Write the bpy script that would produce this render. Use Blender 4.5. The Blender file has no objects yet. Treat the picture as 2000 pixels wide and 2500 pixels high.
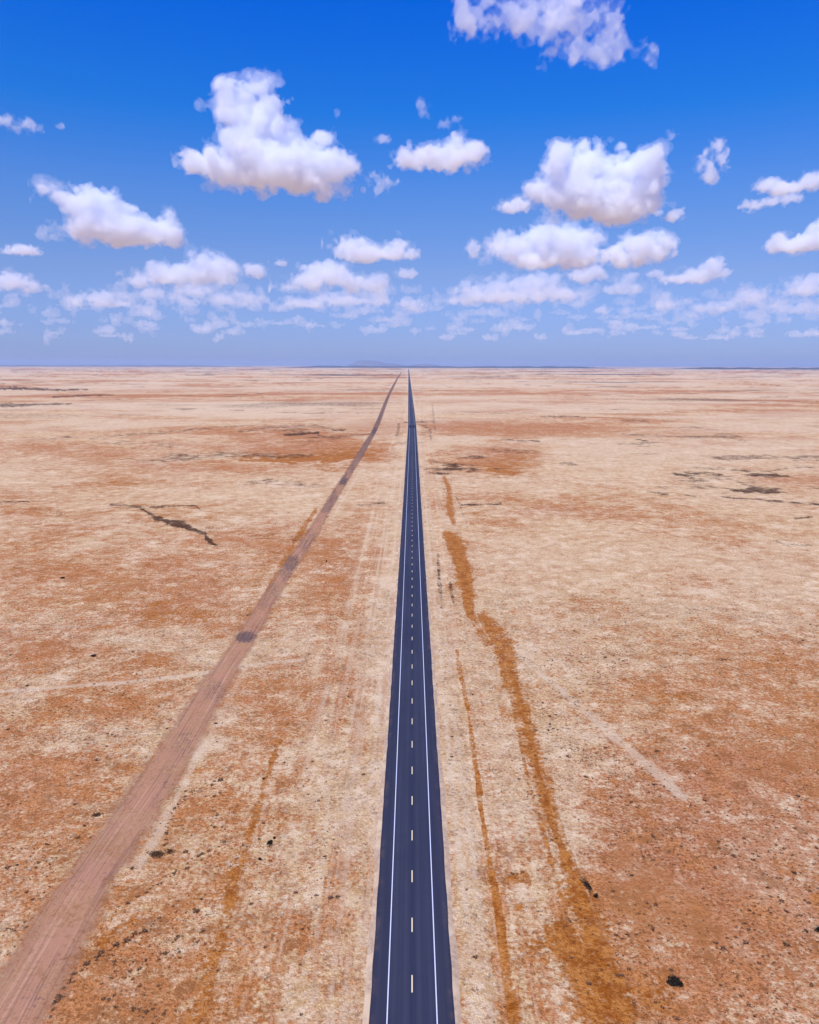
import bpy, math, random, time
import numpy as np
from mathutils import Matrix, Vector
T0 = time.time()
rng = np.random.default_rng(7)
random.seed(7)
scene = bpy.context.scene
COL = scene.collection

# ------------------------------------------------------------------ camera
CAM_H = 90.0
F_PX = 1851.0                      # focal length for a frame 2000 wide
PITCH = math.radians(10.98)
ROLL = math.radians(0.13)
YAW = math.radians(0.17)
CAM_X = -0.25
S = 2000.0 / 1725.0                # the measured coordinates are those of a 1725 px wide copy
R = (Matrix.Rotation(YAW, 3, 'Z') @ Matrix.Rotation(math.pi/2 - PITCH, 3, 'X') @ Matrix.Rotation(ROLL, 3, 'Z'))
Rn = np.array(R)
CAM = np.array([CAM_X, 0.0, CAM_H])

cd = bpy.data.cameras.new('camera')
cam = bpy.data.objects.new('camera', cd)
COL.objects.link(cam)
cam.matrix_world = Matrix.Translation(CAM) @ R.to_4x4()
cd.sensor_fit = 'HORIZONTAL'
cd.sensor_width = 36.0
cd.lens = F_PX / 2000.0 * 36.0
cd.clip_start = 0.5
cd.clip_end = 300000.0
scene.camera = cam

def ray(dx, dy):
    v = np.array([(dx*S - 1000.0)/F_PX, -(dy*S - 1250.0)/F_PX, -1.0])
    return Rn @ v

def ground_at(dx, dy):
    d = ray(dx, dy)
    t = -CAM_H / d[2]
    return CAM[0] + d[0]*t, CAM[1] + d[1]*t

def picture(x, y, z=0.0):
    """where points of the plain are seen, used only to find out which part of the plain is which"""
    p = np.stack([x - CAM[0], y - CAM[1], np.zeros_like(x) + z - CAM[2]], 0)
    q = Rn.T @ p.reshape(3, -1)
    zc = -q[2]
    ok = zc > 1.0
    zc = np.where(ok, zc, 1.0)
    u = (q[0]/zc*F_PX + 1000.0)/S
    v = (-q[1]/zc*F_PX + 1250.0)/S
    u = np.where(ok, u, -9999.0); v = np.where(ok, v, 9999.0)
    return u.reshape(x.shape), v.reshape(x.shape)

# ------------------------------------------------------------------ helpers
def sm(a, b, x):
    t = np.clip((x - a)/(b - a), 0, 1)
    return t*t*(3 - 2*t)

_T = [np.random.default_rng(100 + i).random((256, 256)).astype(np.float32) for i in range(12)]
def vnoise(x, y, k=0):
    xi = np.floor(x); yi = np.floor(y)
    fx = (x - xi); fy = (y - yi)
    fx = fx*fx*(3 - 2*fx); fy = fy*fy*(3 - 2*fy)
    xi = xi.astype(np.int64); yi = yi.astype(np.int64)
    t = _T[k % 12]
    a = t[xi & 255, yi & 255]; b = t[(xi + 1) & 255, yi & 255]
    c = t[xi & 255, (yi + 1) & 255]; d = t[(xi + 1) & 255, (yi + 1) & 255]
    return (a*(1 - fx) + b*fx)*(1 - fy) + (c*(1 - fx) + d*fx)*fy

def fbm(x, y, scale, octv=4, k=0, gain=0.55):
    s = np.zeros_like(x); a = 1.0; n = 0.0
    c, sn = math.cos(0.6), math.sin(0.6)
    X, Y = x/scale + 37.1*k, y/scale + 11.7*k
    for o in range(octv):
        s = s + a*vnoise(X, Y, k + o); n += a; a *= gain
        X, Y = (X*c - Y*sn)*2.03 + 5.3, (X*sn + Y*c)*2.03 + 1.9
    return s/n

def tag(o, label=None, cat=None, group=None, kind=None):
    if label: o['label'] = label
    if cat: o['category'] = cat
    if group: o['group'] = group
    if kind: o['kind'] = kind
    return o

def link(name, me, mat=None, parent=None):
    o = bpy.data.objects.new(name, me)
    COL.objects.link(o)
    if mat is not None and not me.materials: me.materials.append(mat)
    if parent is not None: o.parent = parent
    return o

def np_mesh(name, V, F, smooth=False):
    """F: (n,3) or (n,4) array"""
    V = np.asarray(V, np.float32); F = np.asarray(F, np.int32)
    me = bpy.data.meshes.new(name)
    n, k = F.shape
    me.vertices.add(len(V)); me.vertices.foreach_set('co', V.ravel())
    me.loops.add(n*k); me.loops.foreach_set('vertex_index', F.ravel())
    me.polygons.add(n)
    me.polygons.foreach_set('loop_start', np.arange(0, n*k, k, dtype=np.int32))
    me.polygons.foreach_set('loop_total', np.full(n, k, np.int32))
    if smooth: me.polygons.foreach_set('use_smooth', np.ones(n, bool))
    me.update(calc_edges=True)
    return me

def fattr(me, name, a):
    at = me.attributes.new(name, 'FLOAT', 'POINT')
    at.data.foreach_set('value', np.asarray(a, np.float32).ravel())

class NT:
    """small node-tree writer"""
    def __init__(self, name, world=None):
        if world is None:
            self.m = bpy.data.materials.new(name); self.m.use_nodes = True
            self.t = self.m.node_tree
        else:
            self.m = world; self.t = world.node_tree
        self.t.nodes.clear()
    def n(self, typ, **kw):
        nd = self.t.nodes.new(typ)
        for k, v in kw.items():
            if k.startswith('i_'):
                nd.inputs[k[2:].replace('_', ' ')].default_value = v
            else: setattr(nd, k, v)
        return nd
    def l(self, a, b): self.t.links.new(a, b)
    def put(self, sock, v):
        if hasattr(v, 'is_linked') or hasattr(v, 'links'): self.l(v, sock)
        else: sock.default_value = v
    def math(self, op, a, b=None, c=None, clamp=False):
        nd = self.n('ShaderNodeMath', operation=op, use_clamp=clamp)
        self.put(nd.inputs[0], a)
        if b is not None: self.put(nd.inputs[1], b)
        if c is not None: self.put(nd.inputs[2], c)
        return nd.outputs[0]
    def ss(self, x, a, b, lo=0.0, hi=1.0):
        nd = self.n('ShaderNodeMapRange', interpolation_type='SMOOTHSTEP')
        self.put(nd.inputs['Value'], x)
        nd.inputs['From Min'].default_value = a; nd.inputs['From Max'].default_value = b
        nd.inputs['To Min'].default_value = lo; nd.inputs['To Max'].default_value = hi
        return nd.outputs[0]
    def mix(self, f, a, b, mode='MIX'):
        nd = self.n('ShaderNodeMix', data_type='RGBA', blend_type=mode)
        self.put(nd.inputs[0], f)
        for s, v in ((nd.inputs[6], a), (nd.inputs[7], b)):
            if isinstance(v, tuple): s.default_value = (*v, 1.0)
            else: self.l(v, s)
        return nd.outputs[2]
    def noise(self, vec, scale, detail=4, rough=0.55, dim='3D', lac=2.0):
        nd = self.n('ShaderNodeTexNoise', noise_dimensions=dim)
        if vec is not None: self.l(vec, nd.inputs['Vector'])
        nd.inputs['Scale'].default_value = scale; nd.inputs['Detail'].default_value = detail
        nd.inputs['Roughness'].default_value = rough; nd.inputs['Lacunarity'].default_value = lac
        return nd.outputs['Fac']
    def attr(self, name):
        return self.n('ShaderNodeAttribute', attribute_name=name).outputs['Fac']
    def surface(self, col, rough=0.9, normal=None, spec=0.1, alpha=None):
        b = self.n('ShaderNodeBsdfPrincipled')
        self.put(b.inputs['Base Color'], (*col, 1.0) if isinstance(col, tuple) else col)
        self.put(b.inputs['Roughness'], rough)
        b.inputs['Specular IOR Level'].default_value = spec
        if normal is not None: self.l(normal, b.inputs['Normal'])
        out = self.n('ShaderNodeOutputMaterial')
        if alpha is not None:
            tr = self.n('ShaderNodeBsdfTransparent'); mx = self.n('ShaderNodeMixShader')
            self.l(alpha, mx.inputs[0]); self.l(tr.outputs[0], mx.inputs[1]); self.l(b.outputs[0], mx.inputs[2])
            self.l(mx.outputs[0], out.inputs['Surface'])
        else: self.l(b.outputs[0], out.inputs['Surface'])
        return self.m
    def bump(self, h, strength=0.5, dist=0.1):
        b = self.n('ShaderNodeBump'); b.inputs['Strength'].default_value = strength
        b.inputs['Distance'].default_value = dist; self.l(h, b.inputs['Height'])
        return b.outputs[0]

# ------------------------------------------------------------------ light
SUN_EL = math.radians(58); SUN_AZ = math.radians(205)     # azimuth clockwise from +Y
sd = bpy.data.lights.new('sun', 'SUN'); sd.energy = 3.6; sd.angle = math.radians(0.5)
sd.color = (1.0, 0.965, 0.92)
so = bpy.data.objects.new('sun', sd); COL.objects.link(so)
dirv = Vector((math.sin(SUN_AZ)*math.cos(SUN_EL), math.cos(SUN_AZ)*math.cos(SUN_EL), math.sin(SUN_EL)))
so.rotation_euler = dirv.to_track_quat('Z', 'Y').to_euler()
so.location = (0, 0, 400)

w = bpy.data.worlds.new('World'); scene.world = w; w.use_nodes = True
N = NT('w', world=w)
sky = N.n('ShaderNodeTexSky', sky_type='NISHITA', sun_disc=False)
sky.sun_elevation = SUN_EL; sky.sun_rotation = SUN_AZ
sky.altitude = 200; sky.air_density = 1.0; sky.dust_density = 0.6; sky.ozone_density = 2.0
geo = N.n('ShaderNodeTexCoord')
sep = N.n('ShaderNodeSeparateXYZ'); N.l(geo.outputs['Generated'], sep.inputs[0])
el = sep.outputs[2]
# filter of the picture's deep blue: strongest high up, gone at the horizon
ramp = N.n('ShaderNodeValToRGB')
SKY_STOPS = [(0.0, (0.40, 0.52, 1.13)), (0.043, (0.40, 0.51, 1.04)), (0.11, (0.465, 0.55, 0.93)), (0.173, (0.375, 0.575, 1.02)), (0.206, (0.31, 0.585, 1.11)), (0.286, (0.065, 0.545, 1.30)), (0.39, (0.0, 0.465, 1.56))]
cr = ramp.color_ramp
cr.elements[0].position = SKY_STOPS[0][0]; cr.elements[0].color = (*SKY_STOPS[0][1], 1)
cr.elements[1].position = SKY_STOPS[-1][0]; cr.elements[1].color = (*SKY_STOPS[-1][1], 1)
for p, c in SKY_STOPS[1:-1]:
    e = cr.elements.new(p); e.color = (*c, 1)
N.l(el, ramp.inputs[0])
tint = N.mix(1.0, sky.outputs[0], ramp.outputs[0], 'MULTIPLY')
bg = N.n('ShaderNodeBackground'); N.l(tint, bg.inputs[0]); bg.inputs[1].default_value = 0.10
wo = N.n('ShaderNodeOutputWorld'); N.l(bg.outputs[0], wo.inputs[0])

# ------------------------------------------------------------------ the plain
def xc(y):                                    # centre line of the road, with its slight bend far off
    return np.where(y > 1150, -0.0048*(y - 1150), 0.0)

def height(x, y):
    r = np.hypot(x, y)
    h = (fbm(x, y, 14.0, 3, 5) - 0.5)*0.5*(1 - sm(150, 900, r))
    off = np.abs(x - xc(y))
    h = h*sm(8, 16, off)
    u = x - xc(y)
    h = h - 0.35*np.exp(-((u - 13.0 - 0.0*y)/1.6)**2)*sm(0, 30, r)*(1 - sm(500, 1500, r))
    return h

f_r = 1851.0*819/2000
dep = np.concatenate([np.array([1.45, 1.25, 1.1]), np.arange(0.98, 0.14, -1/f_r), np.arange(0.14, 0.0030, -0.8/f_r)])
rad = CAM_H/np.tan(dep)
rad = np.concatenate([rad, np.geomspace(rad[-1]*1.06, 62000, 10)])
az = np.concatenate([np.linspace(-math.pi, -0.62, 40)[:-1], np.arange(-0.62, 0.62, 1/f_r), np.linspace(0.62, math.pi, 40)])
RR, AA = np.meshgrid(rad, az, indexing='ij')
GX = (RR*np.sin(AA)); GY = (RR*np.cos(AA))
GU, GV = picture(GX, GY)
nr, na = RR.shape

def ell(u, v, cx, cy, rx, ry, soft=0.6, noise=None, k=0.8):
    d = np.sqrt(((u - cx)/rx)**2 + ((v - cy)/ry)**2)
    if noise is not None: d = d + (noise - 0.5)*k*2.3
    return 1 - sm(1 - soft, 1 + soft*0.6, d)

def stroke(u, v, pts, noise=None, k=0.8, soft=0.5):
    """pts: (x, y, width) along the line"""
    best = np.full(u.shape, 9.0)
    xs = [p[0] for p in pts]; ys = [p[1] for p in pts]; mw = max(p[2] for p in pts)*2.2 + 4
    sel = (u > min(xs) - mw) & (u < max(xs) + mw) & (v > min(ys) - mw) & (v < max(ys) + mw)
    if not sel.any(): return np.zeros(u.shape)
    uu, vv = u[sel], v[sel]; b = np.full(uu.shape, 9.0)
    for (x0, y0, w0), (x1, y1, w1) in zip(pts[:-1], pts[1:]):
        ex, ey = x1 - x0, y1 - y0
        t = np.clip(((uu - x0)*ex + (vv - y0)*ey)/(ex*ex + ey*ey), 0, 1)
        d = np.hypot(uu - x0 - t*ex, vv - y0 - t*ey)/((w0 + (w1 - w0)*t)*0.5)
        b = np.minimum(b, d)
    if noise is not None: b = b + (noise[sel] - 0.5)*k*2.0
    best[sel] = b
    return 1 - sm(1 - soft, 1 + soft*0.6, best)

def paint(u, v, x, y):
    """how much bare red soil, orange soil, dark burnt scrub and pale straw there is at each place"""
    nA = fbm(x, y, 8.0, 4, 1); nB = fbm(x, y, 26.0, 4, 2); nC = fbm(x, y, 120.0, 4, 3); nD = fbm(x, y, 600.0, 4, 4)
    nE = fbm(x, y, 2.2, 3, 6)
    far = sm(1500, 860, v)                      # 0 near .. 1 far
    red = 0.47 + .16*sm(1150, 1700, v) + (nC - 0.5)*1.5 + (nB - 0.5)*1.0 + (nD - 0.5)*0.9 - 0.16*sm(1150, 820, v)
    soilp = np.zeros_like(u)
    E = lambda *a, **kw: ell(u, v, *a, noise=nB, k=0.9, **kw)
    for cx, cy, rx, ry, s in [
        (1600, 1900, 330, 420, .32), (1350, 2020, 230, 260, .22), (880, 2000, 1000, 200, .04), (1480, 1420, 330, 90, .22), (1690, 1400, 120, 40, .15), (1650, 1640, 260, 60, .20),
        (250, 2090, 170, 110, .34), (60, 1800, 110, 160, .26), (620, 1960, 80, 50, .40), (640, 1990, 60, 40, .30), (560, 1500, 110, 120, .22),
        (340, 1290, 150, 60, .32), (300, 1210, 170, 50, .18), (110, 1230, 140, 60, .20), (90, 1370, 120, 50, .20), (230, 1480, 150, 50, .30), (130, 1640, 160, 60, .18),
        (430, 1720, 60, 40, .25), (400, 1880, 90, 40, .20), (620, 1130, 90, 50, .26), (700, 1250, 70, 120, .20), (770, 1080, 50, 60, .22), (630, 945, 190, 34, .45), (520, 985, 150, 14, .35), (640, 918, 90, 10, .5), (1040, 975, 130, 30, .55), (1180, 905, 330, 22, .25), (120, 950, 260, 20, .3), (330, 1020, 240, 16, .3),
        (780, 960, 40, 20, .35), (1000, 985, 110, 22, .42), (1100, 905, 260, 16, .22), (1060, 940, 130, 16, .20), (420, 1000, 330, 26, .18), (680, 945, 150, 24, .42),
        (220, 1010, 140, 12, .25), (1320, 885, 130, 7, .30), (1160, 880, 130, 6, .22), (420, 824, 330, 5, .22), (1250, 842, 360, 6, .24), (800, 860, 70, 30, .16), (60, 925, 130, 14, .22), (1300, 1030, 180, 30, .14)]:
        e_ = s*E(cx, cy, rx, ry); red = red + e_; soilp = soilp + e_
    for cx, cy, rx, ry, s in [
        (380, 1360, 170, 36, .34), (340, 1410, 120, 24, .26), (200, 1550, 220, 45, .24), (1330, 1220, 260, 80, .26), (1650, 1250, 130, 60, .22), (1640, 1560, 160, 22, .22), (700, 1640, 70, 220, .30),
        (640, 2110, 80, 60, .40), (1230, 1160, 190, 50, .14), (1600, 960, 240, 30, .30), (1100, 1090, 150, 20, .16), (1190, 1760, 40, 200, .14), (650, 1720, 60, 90, .24), (450, 1040, 200, 30, .2), (120, 1120, 180, 40, .14),
        (420, 880, 480, 20, .22), (1500, 850, 300, 20, .16), (870, 800, 1200, 16, .22)]:
        red = red - s*E(cx, cy, rx, ry)
    red = red + .9*sm(.52, .70, fbm(x*.30 + 77, y, 240.0, 5, 8, .62))*sm(960, 850, v)
    # mown verges beside the seal
    off = np.abs(x - xc(y))
    verge = sm(5.5, 6.5, off)*(1 - sm(9, 15, off + (nA - .5)*4))
    red = red - 0.30*verge
    # ---- orange soil
    org = np.zeros_like(u)
    nO = fbm(x, y*.28, 2.6, 5, 9, .68)
    St = lambda pts, s=1.0, **kw: np.maximum(org, s*stroke(u, v, pts, noise=nO, **{'k': .65, 'soft': .8, **kw}))
    org = St([(945, 1130, 30), (962, 1150, 44), (975, 1200, 42), (985, 1250, 40), (990, 1295, 16)], 1.0)
    org = St([(935, 1005, 10), (945, 1030, 14), (948, 1075, 20), (955, 1100, 12)], .75)
    org = St([(985, 1280, 16), (1005, 1320, 18), (1030, 1360, 26)], .6)
    org = St([(1020, 1300, 30), (1050, 1340, 50), (1065, 1390, 50), (1070, 1440, 30)], .8)
    org = St([(1075, 1420, 34), (1098, 1490, 50), (1112, 1560, 50), (1130, 1620, 50), (1150, 1690, 46), (1175, 1760, 46), (1200, 1830, 60), (1225, 1900, 60)], .68)
    org = St([(1078, 1420, 16), (1102, 1500, 18), (1122, 1580, 20), (1150, 1690, 20), (1180, 1780, 20), (1206, 1850, 22), (1240, 1930, 26)], 1.0)
    org = St([(1072, 1440, 12), (1092, 1540, 14), (1112, 1640, 14), (1135, 1720, 14), (1160, 1810, 16), (1180, 1890, 18)], .62)
    org = St([(1225, 1900, 50), (1250, 1960, 60), (1275, 2030, 56), (1300, 2100, 64), (1325, 2170, 74)], .9)
    org = St([(1238, 1925, 24), (1262, 1990, 26), (1284, 2060, 28), (1304, 2120, 32), (1322, 2180, 34)], 1.15)
    org = St([(1180, 1960, 60), (1220, 2030, 70), (1250, 2110, 90), (1280, 2180, 90)], .75)
    nG = sm(.40, .62, fbm(x*0.3, y, 9.0, 3, 7))
    org = np.maximum(org, .9*stroke(u, v, [(962, 1370, 7), (972, 1430, 9), (985, 1490, 10), (995, 1560, 11), (1004, 1630, 12), (1012, 1690, 12)], noise=nO, k=1.0)*(.65 + .45*nG))
    org = np.maximum(org, 1.0*stroke(u, v, [(1012, 1690, 10), (1025, 1780, 10), (1036, 1840, 12), (1050, 1920, 16), (1058, 1980, 18), (1068, 2050, 24), (1080, 2110, 28), (1096, 2200, 30)], noise=nO, k=1.0)*(.7 + .5*nG))
    for cx, cy, rx, ry, s in [(1085, 1850, 40, 12, .6), (1090, 1910, 26, 9, .6), (1110, 1990, 50, 10, .5), (640, 966, 130, 9, .95), (735, 958, 70, 16, .7), (560, 968, 90, 7, .7), (690, 985, 70, 10, .5),
                              (1060, 992, 40, 12, .8), (1075, 975, 60, 18, .45), (1010, 1082, 26, 8, .5), (640, 1965, 40, 20, .45), (660, 1980, 16, 22, .5), (330, 1295, 110, 26, .35), (720, 1300, 30, 14, .3), (1600, 1560, 18, 10, .35),
                              (260, 1018, 60, 6, .4), (560, 1225, 60, 30, .3), (940, 955, 22, 8, .4), (420, 1890, 50, 26, .35), (1460, 1830, 60, 12, .2), (1360, 2110, 50, 30, .35), (365, 1092, 100, 20, .42), (330, 1066, 100, 8, .4)]:
        org = np.maximum(org, s*ell(u, v, cx, cy, rx, ry, noise=nA, k=1.0))
    org = np.maximum(org, .65*stroke(u, v, [(665, 1075, 10), (630, 1125, 12), (598, 1180, 14), (565, 1245, 16), (538, 1315, 18), (505, 1345, 16), (480, 1380, 16)], noise=nA, k=.8))
    org = np.maximum(org, .5*stroke(u, v, [(205, 1992, 18), (255, 1955, 26), (315, 1915, 18)], noise=nA, k=.8))
    org = np.maximum(org, .62*stroke(u, v, [(590, 1560, 10), (560, 1640, 16), (545, 1690, 20), (528, 1755, 26), (495, 1850, 34), (468, 1975, 38), (430, 2100, 44), (410, 2170, 48)], noise=nO, k=.4, soft=.8))
    org = org + 0.25*sm(.62, .8, nB)*sm(1000, 1300, v)*sm(.5, .7, red)
    # ---- dark burnt scrub
    drk = np.zeros_like(u)
    for pts, s in [
        ([(232, 1063, 4), (262, 1064, 6), (300, 1071, 7)], .8), ([(300, 1070, 7), (340, 1067, 4), (415, 1065, 4), (420, 1072, 4)], .75), ([(298, 1072, 8), (330, 1090, 9), (352, 1098, 12), (385, 1106, 15), (410, 1116, 10), (432, 1126, 8), (440, 1140, 14), (456, 1148, 6)], 1.0),
        ([(-10, 1057, 3), (62, 1056, 3)], .9), ([(190, 925, 4), (250, 917, 5), (330, 912, 6), (400, 905, 5), (470, 899, 4), (560, 893, 3)], .45), ([(500, 909, 4), (560, 900, 6), (640, 897, 5), (690, 899, 3)], .5),
        ([(600, 916, 5), (640, 913, 8), (670, 912, 6)], 1.0), ([(668, 918, 4), (700, 920, 5), (780, 914, 3)], .6), ([(700, 906, 3), (728, 905, 3)], .9),
        ([(-20, 818, 6), (50, 818, 7), (120, 821, 4), (185, 820, 3)], .95), ([(-20, 854, 8), (60, 852, 7), (150, 850, 3)], .8), ([(110, 836, 3), (185, 832, 4), (240, 832, 2)], .9),
        ([(1520, 1047, 3), (1580, 1051, 4), (1640, 1056, 4), (1730, 1063, 4)], .85), ([(1362, 1035, 3), (1406, 1041, 4)], .85), ([(972, 1063, 5), (1010, 1063, 3), (1055, 1060, 4)], .85), ([(1440, 1042, 2), (1465, 1045, 4)], .6),
        ([(1340, 925, 2), (1365, 929, 3)], .8), ([(1055, 925, 3), (1090, 928, 3), (1135, 929, 5)], .7), ([(1138, 877, 4), (1200, 877, 4), (1235, 879, 3)], .6), ([(1310, 885, 5), (1365, 886, 5)], .55),
        ([(1420, 842, 3), (1515, 844, 3)], .5), ([(1600, 836, 3), (1660, 836, 3)], .45), ([(1260, 839, 2), (1330, 841, 2)], .4), ([(1180, 976, 5), (1214, 977, 5)], .65), ([(1630, 1138, 3), (1650, 1146, 3), (1710, 1149, 2)], .55),
        ([(1675, 1092, 5), (1712, 1088, 5)], .7), ([(1500, 1388, 4), (1640, 1392, 2)], .4), ([(560, 1290, 6), (520, 1295, 6)], .55), ([(890, 790, 2), (960, 789, 2), (1170, 789, 2)], .35), ([(870, 815, 2), (950, 814, 2)], .3), ([(600, 822, 2), (700, 822, 3), (790, 818, 2)], .3), ([(950, 800, 2), (1040, 798, 2)], .4),
        ([(922, 1165, 5), (925, 1215, 8), (928, 1255, 8), (930, 1280, 6)], .65), ([(948, 1225, 6), (953, 1260, 7), (958, 1275, 5)], .6), ([(910, 850, 3), (914, 890, 5), (918, 910, 5)], .45), ([(840, 893, 5), (838, 912, 7), (836, 918, 5)], .55), ([(895, 898, 10), (905, 905, 8), (908, 925, 6)], .55), ([(930, 1010, 3), (935, 1030, 4), (940, 1040, 3)], .5), ([(960, 1045, 3), (968, 1062, 3), (985, 1110, 3)], .5),
        ([(810, 1060, 8), (750, 1064, 3)], .4), ([(860, 1320, 3), (830, 1325, 4)], .0)]:
        drk = np.maximum(drk, s*stroke(u, v, pts, noise=nA, k=1.1, soft=.6))
    for cx, cy, rx, ry, s in [(1560, 1000, 130, 16, .9), (1620, 1030, 110, 10, .95), (1470, 1018, 70, 14, .5), (1000, 962, 50, 5, .7), (970, 985, 75, 15, .9), (640, 930, 70, 8, .4), (300, 935, 90, 8, .45), (1020, 870, 120, 4, .4), (1070, 950, 60, 5, .4), (180, 1470, 40, 6, .3), (320, 1490, 60, 8, .3), (1530, 1640, 130, 18, .5), (640, 905, 90, 10, .5)]:
        drk = np.maximum(drk, s*ell(u, v, cx, cy, rx, ry, noise=nB, k=1.0)*sm(.42, .60, fbm(x, y, 16.0, 4, 8)))
    # scattered dark streaks over the whole plain
    st = fbm(x*0.55, y, 70.0, 5, 9, .62)
    drk = np.maximum(drk, .6*sm(.68, .78, st)*sm(1300, 900, v))
    st2 = fbm(x*0.5 + 900, y, 260.0, 4, 10, .6)
    drk = np.maximum(drk, .6*sm(.62, .76, st2)*sm(920, 830, v))
    # ---- pale wheel tracks and fence lines, after the paling of the far plain
    pal = (1 - np.clip(soilp*1.8, 0, 1))*.8*sm(1080, 840, v)*sm(.35, .6, fbm(x*.6, y, 300.0, 5, 6, .6))  # pale far straw, with distance haze painted into the ground colour
    # graded strips left by the road works, running along the road on both sides
    os_ = x - xc(y)
    strips = fbm(os_ + 400, y*0.018, 1.7, 3, 2, .6)
    inside = sm(6.3, 7.5, np.abs(os_))*(1 - sm(20, 34, np.abs(os_)))
    red = red + (strips - .5)*1.5*inside
    pal = np.maximum(pal, .6*inside*sm(.55, .72, strips))
    for c_, w_, s_ in ((-8.8, .7, .9), (-13.5, .6, .8), (-15.2, .6, .8), (-24, 1.0, .6), (8.8, .7, .85), (11.2, .6, .6)):
        pal = np.maximum(pal, s_*np.exp(-((os_ - c_ - 1.2*(fbm(y*1.0, y*0, 60.0, 3, 1) - .5))/w_)**2)*sm(.3, .55, fbm(y, os_*0 + c_, 30.0, 3, 5)))
    for pts, s, k in [
        ([(1092, 1375, 12), (1140, 1420, 14), (1200, 1470, 14), (1270, 1530, 18), (1330, 1582, 18), (1400, 1640, 24), (1440, 1680, 20)], .75, .5), ([(-20, 1458, 6), (120, 1448, 7), (260, 1437, 7), (400, 1422, 8), (520, 1402, 8), (640, 1388, 6)], .95, .5),
        ([(1150, 1600, 3), (1170, 1680, 4), (1200, 1770, 5), (1240, 1890, 7), (1262, 1960, 9), (1285, 2040, 11), (1302, 2105, 11)], .8, .5), ([(985, 1100, 3), (1020, 1190, 4), (1045, 1270, 4), (1075, 1370, 5)], .6, .5),
        ([(545, 1340, 8), (520, 1400, 10), (480, 1480, 14), (420, 1600, 20)], .4, .5), ([(430, 1560, 14), (388, 1650, 18), (340, 1740, 20), (290, 1830, 20)], .7, .7), ([(330, 1560, 12), (270, 1660, 16), (200, 1790, 18), (130, 1890, 22)], .35, .8), ([(760, 990, 4), (730, 1040, 6), (700, 1090, 6)], .7, .7), ([(560, 1690, 8), (520, 1800, 10), (498, 1900, 12), (470, 2010, 14), (445, 2120, 14)], .5, .5), ([(700, 1500, 8), (690, 1700, 10), (672, 1900, 12), (655, 2150, 14)], .4, .5), ([(800, 860, 3), (775, 940, 4)], .5, .7),
        ([(0, 1900, 6), (60, 1830, 7), (160, 1690, 6)], .4, .5), ([(800, 1240, 6), (800, 1400, 8), (790, 1560, 10)], .3, .6), ([(1050, 1700, 20), (1070, 1790, 22), (1090, 1890, 26)], .35, 1.0)]:
        pal = np.maximum(pal, s*stroke(u, v, pts, noise=nA if k > .5 else nE, k=k))
    red = np.clip(red, 0, 1); org = np.clip(org, 0, 1)
    pink = np.clip(.35 + (fbm(x, y, 45.0, 3, 11) - .5)*1.6 + .5*sm(1150, 1500, u)*sm(1300, 1800, v) + .3*sm(900, 820, v), 0, 1)
    return red, org, np.clip(drk, 0, 1), np.clip(pal, 0, 1), pink

GZ = height(GX, GY)
# run the rim down so that the edge of the sheet is never seen as a step
idx = np.arange(nr*na).reshape(nr, na)
F = np.stack([idx[:-1, :-1], idx[1:, :-1], idx[1:, 1:], idx[:-1, 1:]], -1).reshape(-1, 4)[:, ::-1]
V = np.stack([GX, GY, GZ], -1).reshape(-1, 3)
# middle disc
c0 = len(V)
V = np.vstack([V, [[0, 0, 0]]])
me = np_mesh('ground', V, F, smooth=True)
red, org, drk, pal, pink = paint(GU, GV, GX, GY)
for nm, a in (('red', red), ('orange', org), ('dark', drk), ('pale', pal), ('pink', pink)):
    fattr(me, nm, np.append(a.ravel(), 0.5))
print('ground', len(V), round(time.time() - T0, 1))

def soil_colours(g, p):
    """shared by the plain and the edges of the dirt track: straw over bare soil"""
    n1 = g.noise(p, 0.11, 6, 0.72); n2 = g.noise(p, 0.9, 5, 0.68); n3 = g.noise(p, 3.2, 3, 0.6); n4 = g.noise(p, 0.018, 4, 0.6)
    return n1, n2, n3, n4

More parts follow.
